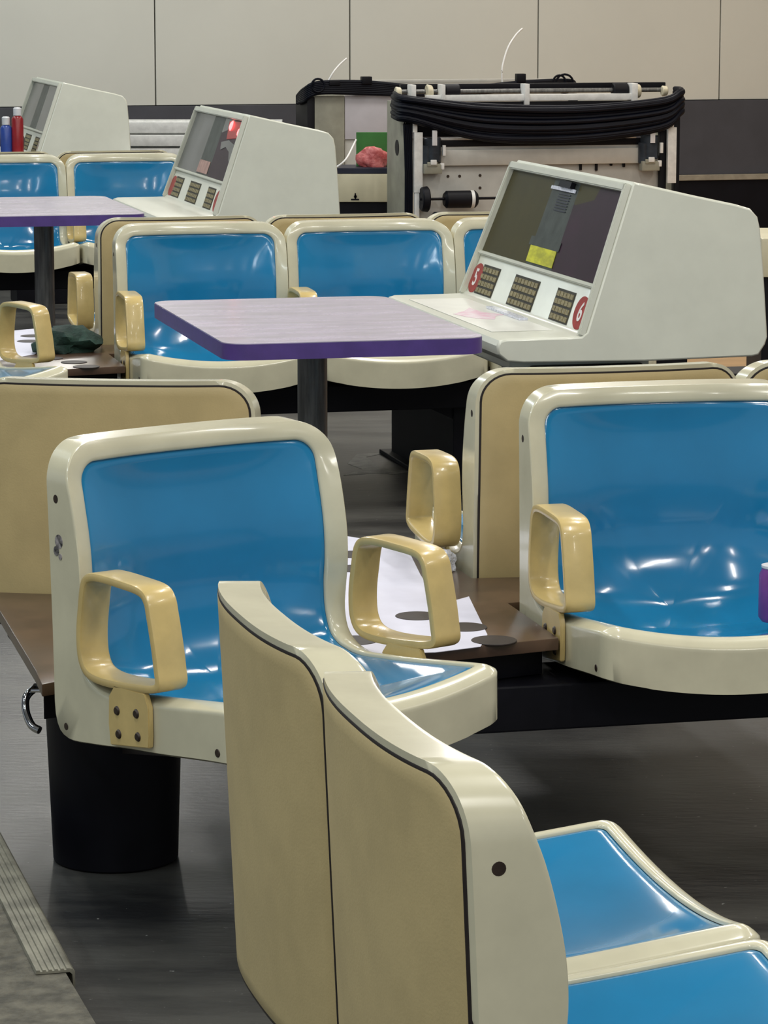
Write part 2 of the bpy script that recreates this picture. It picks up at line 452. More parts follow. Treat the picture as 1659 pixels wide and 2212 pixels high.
# front group
G1, G2, G3 = 'seats of the nearest bench group', 'seats of the middle bench group', 'seats of the farthest bench group'
place(protoB, *CA(0), 'large blue and cream seat at front left with two loop armrests and worn sticker', G1)
place(protoN, *CA0(0), 'seat seen from behind as a wide tan back panel above the front left blue seat', G1)
place(protoP, *rowc(-1, 0), 'big blue and cream seat with loop armrest cut off by right photo edge', G1)
place(protoM, *rearc(-1, 0), 'seat facing away with loop armrest, back to back with right edge blue seat', G1)
place(protoN, *rearc(-1, 1), 'seat facing away whose cream corner shows at right edge below the nearest console', G1)
# nearest pair
F1c = (-.0990, 3.593, radians(15.0)); F2c = (-.0990 + PITCH * sin(radians(15)), 3.593 - PITCH * cos(radians(15)), radians(15.0))
place(protoN, *F1c, 'left seat of the closest pair seen from behind, cream rim and tan back', 'closest pair of seats')
place(protoN, *F2c, 'right and nearest seat of the closest pair, tan back, big dark screw hole', 'closest pair of seats')
# middle group
place(protoP, *rowc(0, 0), 'blue seat behind the near purple table, leftmost of its row, loop armrest', G2)
place(protoP, *rowc(0, 1), 'blue seat right above the near purple table, middle of its row', G2)
place(protoN, *rowc(0, 2), 'blue seat mostly hidden behind the nearest scoring console', G2)
place(protoM, *rearc(0, 0), 'seat facing away with armrest, back to back with left seat behind near table', G2)
place(protoN, *rearc(0, 1), 'seat facing away, cream rim peeking above middle seat behind near table', G2)
place(protoN, *rearc(0, 2), 'seat facing away, rim peeking just left of the nearest console screen', G2)
place(protoB, *CA(1), 'blue seat with loop armrest cut off at left edge, below the far purple table', G2)
# far group
place(protoP, *rowc(1, 0), 'blue seat at left photo edge behind the far purple table', G3)
place(protoP, *rowc(1, 1), 'blue seat behind far purple table, beside the middle console', G3)
place(protoN, *rearc(1, 0), 'seat facing away, back to back with far left blue seat', G3)
place(protoN, *rearc(1, 1), 'seat facing away, rim behind the blue seat beside the middle console', G3)

# sticker on the front-left seat (worn, unreadable)
ca = CA(0)
st = bmesh.new()
for k, (du, dv, r) in enumerate([(0, 0, .0115), (-.008, -.016, .008), (.004, -.024, .005)]):
    cyl(st, (0, du, dv), (.0006 + .0002 * k, du, dv), r, None, 18)
so = from_bm('sticker', st, STICK); so.location = (W + .0002, .006, .668)
for o in list(SC.objects):
    if o.type == 'EMPTY' and o.get('label', '').startswith('large blue and cream seat at front left'): so.parent = o

# ------------------------------------------------------------------ bench planks with cup holes
def Pl(k, pts): return [(x + k * T[0], y + k * T[1]) for x, y in pts]
def bench_plank(k, label, far=False):
    root = empty('cup_holder_plank', (k * T[0], k * T[1], 0), 0, label, 'bench shelf', 'cup holder planks')
    R_, R0_ = rowc(-1, 0), rearc(-1, 0); a_, a0_ = CA(0), CA0(0)
    n = 2.7
    rend = (R_[0] + n * PITCH * UX, R_[1] + n * PITCH * UY, by)
    poly = [cp(R_, W + .012, .275), (-.045, 5.195), cp(a_, -W, -.058), cp(a_, 0, -.085), cp(a_, W, -.055), (-.581, 5.11), (-.698, 5.6), (-.748, 5.79),
            cp(a0_, 0, -.085), cp(a0_, W + .006, -.056), cp(a0_, W + .006, .48), cp(R0_, -W - .075, .42), cp(R0_, -W - .012, .28), cp(R0_, -W - .012, -.052)]
    # strip between the rows
    e0 = (R0_[0] + n * PITCH * UX, R0_[1] + n * PITCH * UY, by + pi)
    poly += [cp(R0_, 0, -.085), cp(e0, 0, -.085), cp(rend, 0, -.085), cp(R_, 0, -.085), cp(R_, W + .012, -.052)]
    bm = bmesh.new(); prism(bm, poly, PLZ - .022, PLZ, .003)
    from_bm('plank_top', bm, PLANK, root, ang=30)
    cxm = sum(p[0] for p in poly) / len(poly)
    # dark apron under the plank's front edge
    ap = [cp(R_, W + .03, .235), (-.02, 5.235), cp(a_, -W - .02, -.08), cp(a_, W - .03, -.10), (-.555, 5.14), (-.665, 5.6), (-.70, 5.72), (-.30, 5.68), (.0, 5.9), (.2, 5.8)]
    bm = bmesh.new(); prism(bm, ap, PLZ - .072, PLZ - .0225, .002)
    from_bm('apron', bm, BLACK, root, ang=30)
    for x, y in [(.191, 5.338), (.143, 5.452), (.060, 5.552), (-.062, 6.175), (-.055, 6.02), (-.05, 5.337)]:
        bm = bmesh.new(); cyl(bm, (x, y, PLZ - .001), (x, y, PLZ + .0022), .040, None, 36, .0008)
        from_bm('cup_hole', bm, HOLE, root, ang=40)
    bm = bmesh.new(); cyl(bm, (-.482, 5.468, 0), (-.482, 5.468, PLZ - .072), .112, .124, 40, .004)
    from_bm('pedestal', bm, BLACK, root, ang=40)
    bm = bmesh.new()
    # arm reaching under the angled seat
    p = Vector((-.475, 5.475, 0)); q = Vector((*cp(a_, -.02, .28), 0)); d = (q - p).normalized(); s = Vector((-d.y, d.x, 0)) * .05
    v = [p + s + Vector((0, 0, .20)), p - s + Vector((0, 0, .20)), q - s + Vector((0, 0, .32)), q + s + Vector((0, 0, .32)),
         p + s + Vector((0, 0, .34)), p - s + Vector((0, 0, .34)), q - s + Vector((0, 0, .35)), q + s + Vector((0, 0, .35))]
    vs = [bm.verts.new(x) for x in v]
    for f in ((0, 1, 2, 3), (7, 6, 5, 4), (0, 4, 5, 1), (1, 5, 6, 2), (2, 6, 7, 3), (3, 7, 4, 0)): bm.faces.new([vs[i] for i in f])
    from_bm('support_arm', bm, mat('rusty_black_steel', (.02, .014, .012), .5, noise=.4, nscale=20) if k == 0 else bpy.data.materials['rusty_black_steel'], root)
    return root
pl1 = bench_plank(0, 'brown plank with dark cup holes between the front left and right edge seats')
pl2 = bench_plank(1, 'brown cup holder plank under the green cloth, between the middle seats')
bench_plank(2, 'cup holder plank hidden between the farthest row of seats')

# clean rows of black beams with legs
def beam(k, label, x0=-.47):
    root = empty('seat_beam', (*rowc(k - 1, 0)[:2], 0), by - pi / 2, label, 'seat frame', 'black beams under the seats')
    # chair-local frame of the row: X = sitter's right (image left), Y = forward
    bm = bmesh.new(); bx(bm, -1.75, .46, .13, .31, .268, .350, .004)
    bx(bm, -1.75, .30, -.62, -.45, .268, .350, .004)
    from_bm('rail', bm, BLACK, root)
    for lx in (-.80, -1.55):
        bm = bmesh.new()
        bx(bm, lx - .055, lx + .055, -.55, .26, .0, .268, .004)
        t = bmesh.new(); vs = [t.verts.new(v) for v in ((lx + .05, .14, .268), (lx + .14, .14, .268), (lx + .05, .14, .225), (lx + .05, .25, .268), (lx + .14, .25, .268), (lx + .05, .25, .225))]
        for f in ((0, 1, 2), (5, 4, 3), (0, 3, 4, 1), (1, 4, 5, 2), (2, 5, 3, 0)): t.faces.new([vs[i] for i in f])
        merge(bm, t)
        bx(bm, lx - .085, lx + .085, -.6, .32, 0, .014, .003)
        from_bm('leg', bm, BLACK, root)
    return root
beam(0, 'black beam under the blue seat cut off by the right edge')
beam(1, 'black beam and leg under the seats behind the near purple table')
beam(2, 'black beam under the farthest row of blue seats')
fb = empty('seat_beam', (F1c[0], F1c[1], 0), radians(15) - pi / 2, 'black beam and post carrying the closest pair of seats', 'seat frame', 'black beams under the seats')
bm = bmesh.new(); bx(bm, -.2, .75, .12, .32, .268, .350, .004); from_bm('rail', bm, BLACK, fb)
bm = bmesh.new(); cyl(bm, (.27, .2, 0), (.27, .2, .27), .075, .075, 32, .003); bx(bm, .12, .42, .05, .35, 0, .012, .003); from_bm('leg', bm, BLACK, fb)

# paper with cut-outs on the planks
sheet = [(-.084, 6.396), (.045, 6.276), (.07, 5.96), (.102, 5.66), (.158, 5.737), (.181, 5.389), (.166, 5.287), (.087, 5.240), (-.035, 5.225), (-.085, 5.30), (-.12, 5.42), (-.17, 5.72), (-.185, 6.3)]
for k, lab in ((0, 'white sheet lying on the plank between the front left and right edge seats'), (1, 'white sheet on the plank seen through the left edge armrest')):
    shp = sheet if k == 0 else [(-.084, 6.396), (.045, 6.276), (.04, 5.96), (.0, 5.66), (-.085, 5.5), (-.12, 5.42), (-.17, 5.72), (-.185, 6.3)]
    bm = bmesh.new(); prism(bm, Pl(k, shp), PLZ + .0003, PLZ + .0012)
    tag(from_bm('paper_sheet', bm, PAPER), lab, 'paper', 'white sheets on the planks')
# crumpled bits
def blob(name, loc, sc, m, label, cat, seed=1, lv=3, amp=.25, fr=3):
    rnd = random.Random(seed); bm = bmesh.new(); bmesh.ops.create_icosphere(bm, subdivisions=lv, radius=1)
    ph = [rnd.uniform(0, 6) for _ in range(9)]
    for v in bm.verts:
        c = v.co.copy(); k = 1 + amp * (sin(c.x * fr + ph[0]) * sin(c.y * fr * 1.3 + ph[1]) + .6 * sin(c.z * fr * 1.7 + ph[2] + c.x * fr)) * .8
        k += amp * .4 * sin(c.y * fr * 3.1 + ph[3]) * sin(c.x * fr * 2.7 + ph[4])
        v.co = c * k; v.co.z = max(v.co.z, -.55)
        v.co = Vector((v.co.x * sc[0], v.co.y * sc[1], (v.co.z + .55) * sc[2]))
    o = from_bm(name, bm, m, ang=40); o.location = loc
    return tag(o, label, cat)
blob('plastic_wrap', (.118, 6.00, PLZ), (.020, .020, .026), CLEARP, 'small crumpled clear plastic beside the armrest of the seat facing away', 'wrapper', 3, amp=.3)
blob('green_cloth', (-.985, 9.75, PLZ), (.105, .095, .05), GCLOTH, 'dark green cloth bundle lying on the plank in the middle seats', 'cloth', 5, amp=.3)
o = blob('plastic_bottle', (.255, 5.55, .255), (.055, .03, .028), CLEARP, 'crumpled clear plastic bottle stuffed under the front plank edge', 'bottle', 8, amp=.25)
bm = bmesh.new(); bx(bm, .19, .36, 5.47, 5.64, .24, .2545, .003)
bo = from_bm('under_shelf', bm, BLACK); bo['label'] = 'small black ledge under the front plank holding crumpled plastic'; bo['category'] = 'shelf'
# chrome loop by the plank corner
bm = bmesh.new(); HOOK = 1
tube(bm, smooth_path([(-.60, 5.27, .355), (-.612, 5.25, .345), (-.612, 5.235, .325), (-.60, 5.21, .305), (-.585, 5.2, .298)], 6), .007, 10)
bx(bm, -.605, -.56, 5.25, 5.30, .352, .358, .002)
from_bm('chrome_hook', bm, CHROME, pl1, ang=40)

# ------------------------------------------------------------------ tables
def table(k, label):
    c = (-.1795 + k * T[0], 7.607 + k * T[1])
    root = empty('purple_table', (*c, 0), A, label, 'table', 'purple edged tables')
    hw, hd = .306, .512
    bm = bmesh.new(); prism(bm, rrect(-hw, hw, -hd, hd, .055, 8), .712, .748, .0)
    for f in bm.faces:
        f.material_index = 1 if f.normal.z > .5 else 0
    bmesh.ops.recalc_face_normals(bm, faces=bm.faces[:])
    for f in bm.faces: f.material_index = 1 if abs(f.normal.z) > .5 and f.calc_center_median().z > .74 else 0
    from_bm('edge_band', bm, PURPLE, root, ang=40)
    bm = bmesh.new(); prism(bm, rrect(-hw + .001, hw - .001, -hd + .001, hd - .001, .055, 8), .7482, .7502)
    from_bm('table_top', bm, LILAC, root, ang=40)
    bm = bmesh.new(); cyl(bm, (.005, 0, .012), (.005, 0, .712), .0365, None, 40); from_bm('pole', bm, STEEL, root, ang=40)
    bm = bmesh.new(); cyl(bm, (.005, 0, 0), (.005, 0, .014), .21, .19, 48, .004); from_bm('base_plate', bm, BLACK, root, ang=40)
    return root
table(0, 'nearer purple edged table with lilac top and steel pole')
table(1, 'farther purple edged table with glossy pale top cut off at left edge')

# ------------------------------------------------------------------ scoring consoles
FT, FB = Vector((-.335, 0, 1.082)), Vector((-.458, 0, .742))       # slope of the front, top and bottom (x = U, z)
SD = (FT - FB); SL = SD.length; SDn = SD.normalized(); FN = Vector((-SDn.z, 0, SDn.x))  # outward normal (towards the tray)
def con_pt(t, v, off=0.0):
    p = FB + SD * t + FN * off; z = p.z
    return Vector((p.x, vmap(v, z), z))
def vmap(v, z):
    fl = (1.08 - z) / .35; return v + fl * .05 * ((v - .5) / .5)
def cpoly(pts, off, th=.0015):
    """thin plate on the console's sloping front; pts = (t, v)"""
    bm = bmesh.new()
    a = [bm.verts.new(con_pt(t, v, off)) for t, v in pts]; b = [bm.verts.new(con_pt(t, v, off + th)) for t, v in pts]
    bm.faces.new(a[::-1]); bm.faces.new(b)
    for i in range(len(a)): j = (i + 1) % len(a); bm.faces.new((a[i], a[j], b[j], b[i]))
    return bm
def console(k, label, kind):
    root = empty('scoring_console', (.8993 + k * T[0], 7.5613 + k * T[1], 0), A, label, 'console', 'white scoring consoles')
    rec = -.016
    ft, fb = FT + FN * rec, FB + FN * rec
    prof = [(-.60, .668), (-.640, .672), (-.662, .690), (-.664, .710), (-.656, .722), (-.640, .7265), (-.50, .7268), (fb.x - .012, .728), (fb.x, fb.z),
            (ft.x, ft.z), (-.312, 1.087), (-.285, 1.081), (-.163, 1.053), (-.06, 1.031), (-.022, 1.020), (-.004, 1.000), (.002, .97), (.008, .85), (.012, .715), (.006, .697), (-.012, .672), (-.03, .668), (-.3, .664)]
    ccw = sum(prof[i - 1][0] * prof[i][1] - prof[i][0] * prof[i - 1][1] for i in range(len(prof))) > 0; bm = bmesh.new(); vr = []
    for v, ins in ((0.0, .0055), (.0012, .003), (.0045, .001), (.012, 0), (.25, 0), (.5, 0), (.75, 0), (1.0, 0), (1.008, .001), (1.0108, .003), (1.012, .0055)):
        rg = []
        n = len(prof)
        for i in range(n):
            p = Vector((prof[i][0], prof[i][1])); a = Vector(prof[i - 1]); b = Vector(prof[(i + 1) % n])
            d = (b - a).normalized(); nn = Vector((-d.y, d.x))
            if not ccw: nn = -nn
            q = p + nn * ins
            rg.append(bm.verts.new((q.x, vmap(v, q.y), q.y)))
        vr.append(rg)
    for a, b in zip(vr, vr[1:]):
        for i in range(n): bm.faces.new((a[i], a[(i + 1) % n], b[(i + 1) % n], b[i]))
    bm.faces.new(vr[0]); bm.faces.new(vr[-1])
    ho = from_bm('housing', bm, WHITEP, root, ang=38)
    for p in ho.data.polygons:
        if len(p.vertices) > 6: p.use_smooth = False
    # raised frame round the display and keypads
    bm = bmesh.new()
    def fr(pts, o0=rec - .002, o1=.0): 
        t = cpoly(pts, o0, o1 - o0); bmesh.ops.recalc_face_normals(t, faces=t.faces[:])
        bmesh.ops.bevel(t, geom=t.edges[:], offset=.003, segments=2, affect='EDGES'); merge(bm, t)
    fr([(-.035, .003), (-.035, .018), (1.01, .018), (1.01, .003)]); fr([(-.035, .994), (-.035, 1.009), (1.01, 1.009), (1.01, .994)])
    fr([(.955, .004), (.955, 1.008), (1.01, 1.008), (1.01, .004)])
    fr([(.285, .01), (.285, 1.0), (.315, 1.0), (.315, .01)], rec - .002, rec + .010)
    from_bm('display_frame', bm, WHITEP, root, ang=38)
    o1 = rec + .001
    V0, V1 = .020, .992
    if kind == 0: mats = [OLIVE, MAROON, GSTRIP]
    elif kind == 1: mats = [GREYSC, MAROON, GSTRIP]
    else: mats = [GREYSC, GREYSC, GSTRIP]
    bm = bmesh.new()
    def add(pts, mi, off=o1):
        a = [bm.verts.new(con_pt(t, v, off)) for t, v in pts]; f = bm.faces.new(a); f.material_index = mi
    add([(.318, .60), (.318, V1), (.952, V1), (.952, .60)], 0)
    add([(.318, .385), (.318, .60), (.952, .60), (.952, .385)], 2)
    add([(.86, .24), (.80, .37), (.80, .385), (.952, .385), (.952, .22)], 0)
    add([(.318, V0), (.318, .385), (.80, .385), (.80, .37), (.86, .24), (.952, .22), (.952, V0)], 1)
    bmesh.ops.remove_doubles(bm, verts=bm.verts[:], dist=1e-5)
    from_bm('display', bm, None, root, mats=mats)
    if kind == 0:
        bm = cpoly([(.335, .385), (.335, .60), (.455, .605), (.455, .39)], o1 + .0008, .0012)
        from_bm('yellow_label', bm, YELLOW, root)
        bm = cpoly([(.455, .375), (.455, .625), (.52, .625), (.52, .375)], o1 + .0008, .001)
        from_bm('label_sleeve', bm, GSTRIP, root)
        bm = bmesh.new()
        for q in range(9):
            t0 = .73 + q * .020; merge(bm, cpoly([(t0, .43), (t0, .53), (t0 + .009, .53), (t0 + .009, .43)], o1 + .0008, .001))
        from_bm('vent_slots', bm, NAVY, root)
        bm = cpoly([(.90, .42), (.90, .52), (.945, .52), (.945, .42)], o1 + .001, .012); from_bm('clip', bm, BLACK, root)
        bm = cpoly([(.875, .40), (.875, .60), (.90, .60), (.90, .40)], o1 + .001, .004); from_bm('clear_bracket', bm, CLEARP, root)
    elif kind == 1:
        bm = cpoly([(.335, .40), (.335, .60), (.47, .60), (.47, .40)], o1 + .0008, .0012); from_bm('faded_label', bm, TANLAB, root)
        bm = cpoly([(.78, .03), (.74, .25), (.93, .30), (.945, .03)], o1 + .0008, .0012); from_bm('indicator_window', bm, REDG, root)
        for tt, vv, rr in ((.885, .235, .020), (.835, .06, .018)):
            bm = bmesh.new(); p = con_pt(tt, vv, o1 + .002)
            cyl(bm, p, p + FN * .006, rr, rr * .7, 18, .001); from_bm('indicator_light', bm, REDL, root, ang=40)
        bm = cpoly([(.62, .30), (.70, .33), (.735, .20), (.70, .08), (.55, .05), (.52, .09), (.62, .14), (.66, .22)], o1 + .0008, .001); from_bm('grey_patch', bm, GREYSC, root)  # irregular thin grey patch laid over the plum part of the display
    # keypads
    for v0, v1 in ((.775, .925), (.435, .640), (.150, .290)):
        bm = cpoly([(.0, v0), (.0, v1), (.225, v1), (.225, v0)], rec + .0005, .0008)
        kp = from_bm('keypad', bm, KEYD, root)
        bm = bmesh.new(); nc = 7 if v1 - v0 > .18 else 5
        for r_ in range(4):
            for c_ in range(nc):
                ta, va = .012 + r_ * .053, v0 + .008 + c_ * (v1 - v0 - .012) / nc
                merge(bm, cpoly([(ta, va), (ta, va + (v1 - v0) / nc * .72), (ta + .036, va + (v1 - v0) / nc * .72), (ta + .036, va)], rec + .0013, .002))
        from_bm('keys', bm, KEYM, kp)
    nums = ('5', '6')
    for vv, ch in ((.955, nums[0]), (.078, nums[1])):
        # oval disc: t-radius along the slope, v-radius across
        bm = cpoly([(.108 + .115 * cos(2 * pi * i / 32), vv + .046 * sin(2 * pi * i / 32) * (.5 if ch in '13' and False else 1)) for i in range(32)], rec + .0005, .0012)
        dsc = from_bm('number_disc', bm, REDD, root)
        if kind: continue
        cu = bpy.data.curves.new('t', 'FONT'); cu.body = ch; cu.size = .066; cu.align_x = 'CENTER'; cu.align_y = 'CENTER'; cu.extrude = .0004; cu.offset = .001
        to = bpy.data.objects.new('t', cu); COL.objects.link(to)
        bpy.context.view_layer.update()
        me = bpy.data.meshes.new_from_object(to.evaluated_get(bpy.context.evaluated_depsgraph_get()))
        bpy.data.objects.remove(to)
        c0 = con_pt(.108, vv, rec + .0024)
        Mx = Matrix(((0, SDn.x, FN.x, c0.x), (-1, 0, 0, c0.y), (0, SDn.z, FN.z, c0.z), (0, 0, 0, 1)))
        me.transform(Mx)
        link('numeral', me, NUMW, dsc)
    # mounting
    bm = bmesh.new(); bx(bm, -.605, -.255, .045, .60, .640, .668, .004); from_bm('mounting_plate', bm, WHITEP, root)
    bm = bmesh.new(); bx(bm, -.555, -.275, .03, .30, .0, .650, .005); from_bm('pedestal_cabinet', bm, BLACK, root)
    return root
console(0, 'nearest white scoring console with red 5 and 6 discs and yellow label', 0)
console(1, 'middle white scoring console with two glowing red lights on its screen', 1)
console(2, 'farthest white scoring console with grey screen at upper left', 2)
# things lying on the near console's tray
def on_con(k, u, v, z): return (.8993 + k * T[0] + u * UX - v * UY, 7.5613 + k * T[1] + u * UY + v * UX, z)
bm = bmesh.new(); pts = [(-.635, .10), (-.635, .92), (-.48, .92), (-.48, .10)]
prism(bm, pts, .7271, .7278)
o = from_bm('paper_sheet', bm, TRAYM); o.location = on_con(0, 0, 0, 0); o.rotation_euler = (0, 0, A)
tag(o, 'long white sheet on the tray of the nearest console', 'paper')
bm = bmesh.new(); prism(bm, [(-.60, .42), (-.555, .36), (-.53, .44), (-.50, .47), (-.535, .55), (-.54, .66), (-.575, .58), (-.62, .52)], .7279, .7284)
o = from_bm('pink_smudge', bm, PSMUDGE); o.location = on_con(0, 0, 0, 0); o.rotation_euler = (0, 0, A)
tag(o, 'faint pink star shaped print on the white sheet of the nearest console', 'print')
bm = bmesh.new(); bx(bm, -.500, -.478, .33, .64, .7279, .734, .001)
o = from_bm('plastic_ruler', bm, CLEARP); o.location = on_con(0, 0, 0, 0); o.rotation_euler = (0, 0, A)
tag(o, 'clear strip lying below the keypads of the nearest console', 'ruler')

# bottles and a bag on the far console's tray
def lathe(prof, n=24):
    bm = bmesh.new(); rg = []
    for r, z in prof:
        rg.append([bm.verts.new((max(r, 1e-4) * cos(2 * pi * i / n), max(r, 1e-4) * sin(2 * pi * i / n), z)) for i in range(n)])
    for a, b in zip(rg, rg[1:]):
        for i in range(n): bm.faces.new((a[i], a[(i + 1) % n], b[(i + 1) % n], b[i]))
    bm.faces.new(rg[0]); bm.faces.new(rg[-1]); return bm
for (u, v, m1, nm, lab) in ((-.585, .10, BOTB, 'spray_bottle', 'blue bottle with white top on the farthest console tray'), (-.53, .085, BOTR, 'spray_can', 'red can with white cap on the farthest console tray')):
    c = on_con(2, u, v, .7275)
    root = empty(nm, c, 0, lab, 'bottle' if m1 is BOTB else 'can')
    h = .135 if m1 is BOTB else .18
    from_bm('body', lathe([(.0, 0), (.028, .002), (.029, .006), (.029, h), (.022, h + .012), (.012, h + .018)]), m1, root, ang=40)
    from_bm('cap', lathe([(.013, h + .016), (.020, h + .018), (.020, h + .052), (.014, h + .057), (.0, h + .058)]), BOTW, root, ang=40)
blob('black_pouch', on_con(2, -.53, .27, .7275), (.045, .10, .085), NAVY, 'black pouch slumped below the farthest console screen', 'bag', 12, amp=.25)

# violet can standing on the right-edge seat
c = cp(rowc(-1, 0), -.093, .27)
root = empty('violet_can', (c[0] + .028, c[1], .4335), 0, 'violet can with pale rim on the blue seat at right edge', 'can')
from_bm('body', lathe([(.0, 0), (.024, .002), (.030, .010), (.030, .085), (.024, .098)]), PCAN, root, ang=40)
from_bm('rim', lathe([(.024, .097), (.026, .099), (.026, .103), (.022, .104), (.0, .100)]), BOTW, root, ang=40)

# ------------------------------------------------------------------ lane machines
def machine_cables(bm, x0, x1, z0, z1, zm, y, n, r, sag):
    for i in range(n):
        t = i / max(1, n - 1); yy = y + random.uniform(-.02, .02)
        za, zb, zc = z0 + (z1 - z0) * t, z0 + (z1 - z0) * t, zm[0] + (zm[1] - zm[0]) * t
        pts = [(x0 + random.uniform(-.01, .01), yy + .14, za + .01), (x0 - .005, yy + .03, za), (x0 + .06, yy - .02, za - .012), (x0 + (x1 - x0) * .28, yy - .03, zc + .012 + random.uniform(-.005, .005)),
               (x0 + (x1 - x0) * .6, yy - .03, zc), (x1 - .14, yy - .03, za * .35 + zc * .65 + .01), (x1 - .03, yy - .01, zb + .01), (x1 + .005, yy + .06, zb + .02), (x1, yy + .14, zb + .02)]
        tube(bm, smooth_path(pts, 6), r, 8)
m1 = empty('pin_machine', (.12, 15.1, 0), A, 'nearer dismounted lane machine with thick black cables, rollers and silver plate', 'machine', 'lane machines')
def part(name, fn, m, root=m1, ang=35):
    bm = bmesh.new(); fn(bm); return from_bm(name, bm, m, root, ang=ang)
part('front_plate', lambda b: (bx(b, .04, 1.29, .03, .06, .0, .735, .004), bx(b, .12, 1.20, .01, .04, .735, .80, .004)), MSIL)
part('cover_strip', lambda b: bx(b, .155, 1.155, -.005, .012, .700, .775, .004), MSIL)
part('chrome_rail', lambda b: (bx(b, .14, 1.14, .0, .02, .822, .834, .002), bx(b, .10, 1.16, .05, .09, 1.005, 1.035, .003)), MWHT)
part('dark_channel', lambda b: (bx(b, .06, 1.24, .005, .03, .790, .822, .002), bx(b, .05, 1.25, .06, .10, .835, 1.0, .004)), BLACK)
part('side_panel', lambda b: bx(b, -.012, .0, .03, .40, .0, 1.0, .004), MGREY)
part('side_panel', lambda b: bx(b, 1.352, 1.364, .03, .40, .0, .98, .004), MGREY)
part('side_hole', lambda b: cyl(b, (-.014, .19, .78), (-.011, .19, .78), .038, None, 24), BLACK)
part('corner_upright', lambda b: bx(b, -.012, .018, -.005, .045, .0, 1.0, .006), BLACK)
part('corner_upright', lambda b: bx(b, 1.262, 1.296, .0, .045, .0, .93, .006), BLACK)
part('corner_upright', lambda b: bx(b, 1.336, 1.362, -.005, .045, .0, .98, .006), BLACK)
part('white_post', lambda b: (bx(b, .018, .060, -.03, -.006, .575, .862, .002), bx(b, .012, .034, -.028, -.006, .862, .90, .002)), MWHT)
part('white_post', lambda b: (bx(b, 1.292, 1.336, -.03, -.006, .603, .873, .002), bx(b, 1.30, 1.322, -.028, -.006, .873, .95, .002)), MWHT)
part('lower_post', lambda b: bx(b, .022, .045, -.026, -.006, .30, .575, .002), MWHT)
for x in (.112, 1.205):
    mo = part('drive_motor', lambda b: (cyl(b, (x, .0, .72), (x, .0, .835), .045, None, 24, .005), cyl(b, (x - .03, -.01, .70), (x - .03, -.01, .80), .028, None, 20, .003)), MDARK)
    part('terminal_block', lambda b: (bx(b, x - .05, x + .04, -.05, .01, .665, .712, .004), bx(b, x - .035, x + .015, -.055, -.045, .70, .722, .002)), MGREY, mo)
    for bb in ((x - .02, x + .01, -.06, -.05, .708, .732, .003), (x + .03, x + .05, -.05, -.03, .685, .715, .003), (x + .045, x + .060, -.04, -.02, .75, .80, .002)):
        part('fitting', lambda b: bx(b, *bb), MWHT, mo)
    part('white_tag', lambda b: bx(b, x - .012, x + .012, -.058, -.050, .80, .872, .001), BOTW, mo)
part('cable_bundle', lambda b: machine_cables(b, -.045, 1.375, .925, 1.035, (.815, .975), -.02, 20, .0115, 0), CABLE)
part('cable_bundle', lambda b: [tube(b, smooth_path([(-.02 + q * .008, .0, .99), (-.028 + q * .01, -.02, .9), (-.018 + q * .009, -.01, .7), (-.015 + q * .009, .0, .45), (-.01 + q * .008, .01, .2)], 5), .007, 7) for q in range(4)], CABLE)
part('top_shaft', lambda b: cyl(b, (-.03, .12, 1.05), (1.33, .12, 1.05), .011, None, 16), STEEL)
part('top_bar', lambda b: bx(b, .0, 1.34, .16, .20, 1.055, 1.085, .004), BLACK)
for x, r in ((.126, .040), (1.175, .036), (-.028, .030), (1.315, .026)):
    part('nylon_wheel', lambda b: (cyl(b, (x - .016, .10, 1.045), (x + .012, .10, 1.045), r, r * .9, 28, .004)), CRW)
for x0, x1 in ((.20, .275), (1.05, 1.125)):
    part('rubber_roller', lambda b: cyl(b, (x0, .11, 1.050), (x1, .11, 1.050), .036, None, 28, .005), BLACK)
for x0, x1 in ((.170, .190), (1.128, 1.158), (.585, .610), (.02, .045)):
    part('shaft_bracket', lambda b: bx(b, x0, x1, .04, .12, .985, 1.085, .003), MWHT)
lr = part('pickup_roller', lambda b: cyl(b, (.16, -.05, .542), (.325, -.05, .542), .042, None, 30, .012), BLACK)
part('roller_tape', lambda b: cyl(b, (.290, -.05, .542), (.306, -.05, .542), .0428, None, 30), MWHT, lr)
part('roller_shaft', lambda b: cyl(b, (.04, -.05, .545), (1.30, -.05, .545), .0065, None, 12), BLACK, lr)
part('roller_disc', lambda b: cyl(b, (.046, -.05, .545), (.082, -.05, .545), .058, .062, 30, .006), BLACK)
part('grey_knob', lambda b: cyl(b, (.11, -.07, .455), (.155, -.05, .462), .030, .024, 20, .005), MDARK)
part('rivet', lambda b: [cyl(b, (x, .026, z), (x, .034, z), .007, None, 12) for x, z in ((.20, .648), (.258, .648), (.36, .65), (.36, .59), (.21, .40))], SCREWM)
part('hose_clip', lambda b: [(bx(b, x - .006, x + .006, .018, .032, z - h, z + h, .002), cyl(b, (x - .003, .012, z + h), (x - .003, .03, z + h), .011, None, 12)) for x, z, h in ((.865, .70, .03), (.945, .70, .035), (1.02, .70, .012), (1.085, .695, .014))], BLACK)

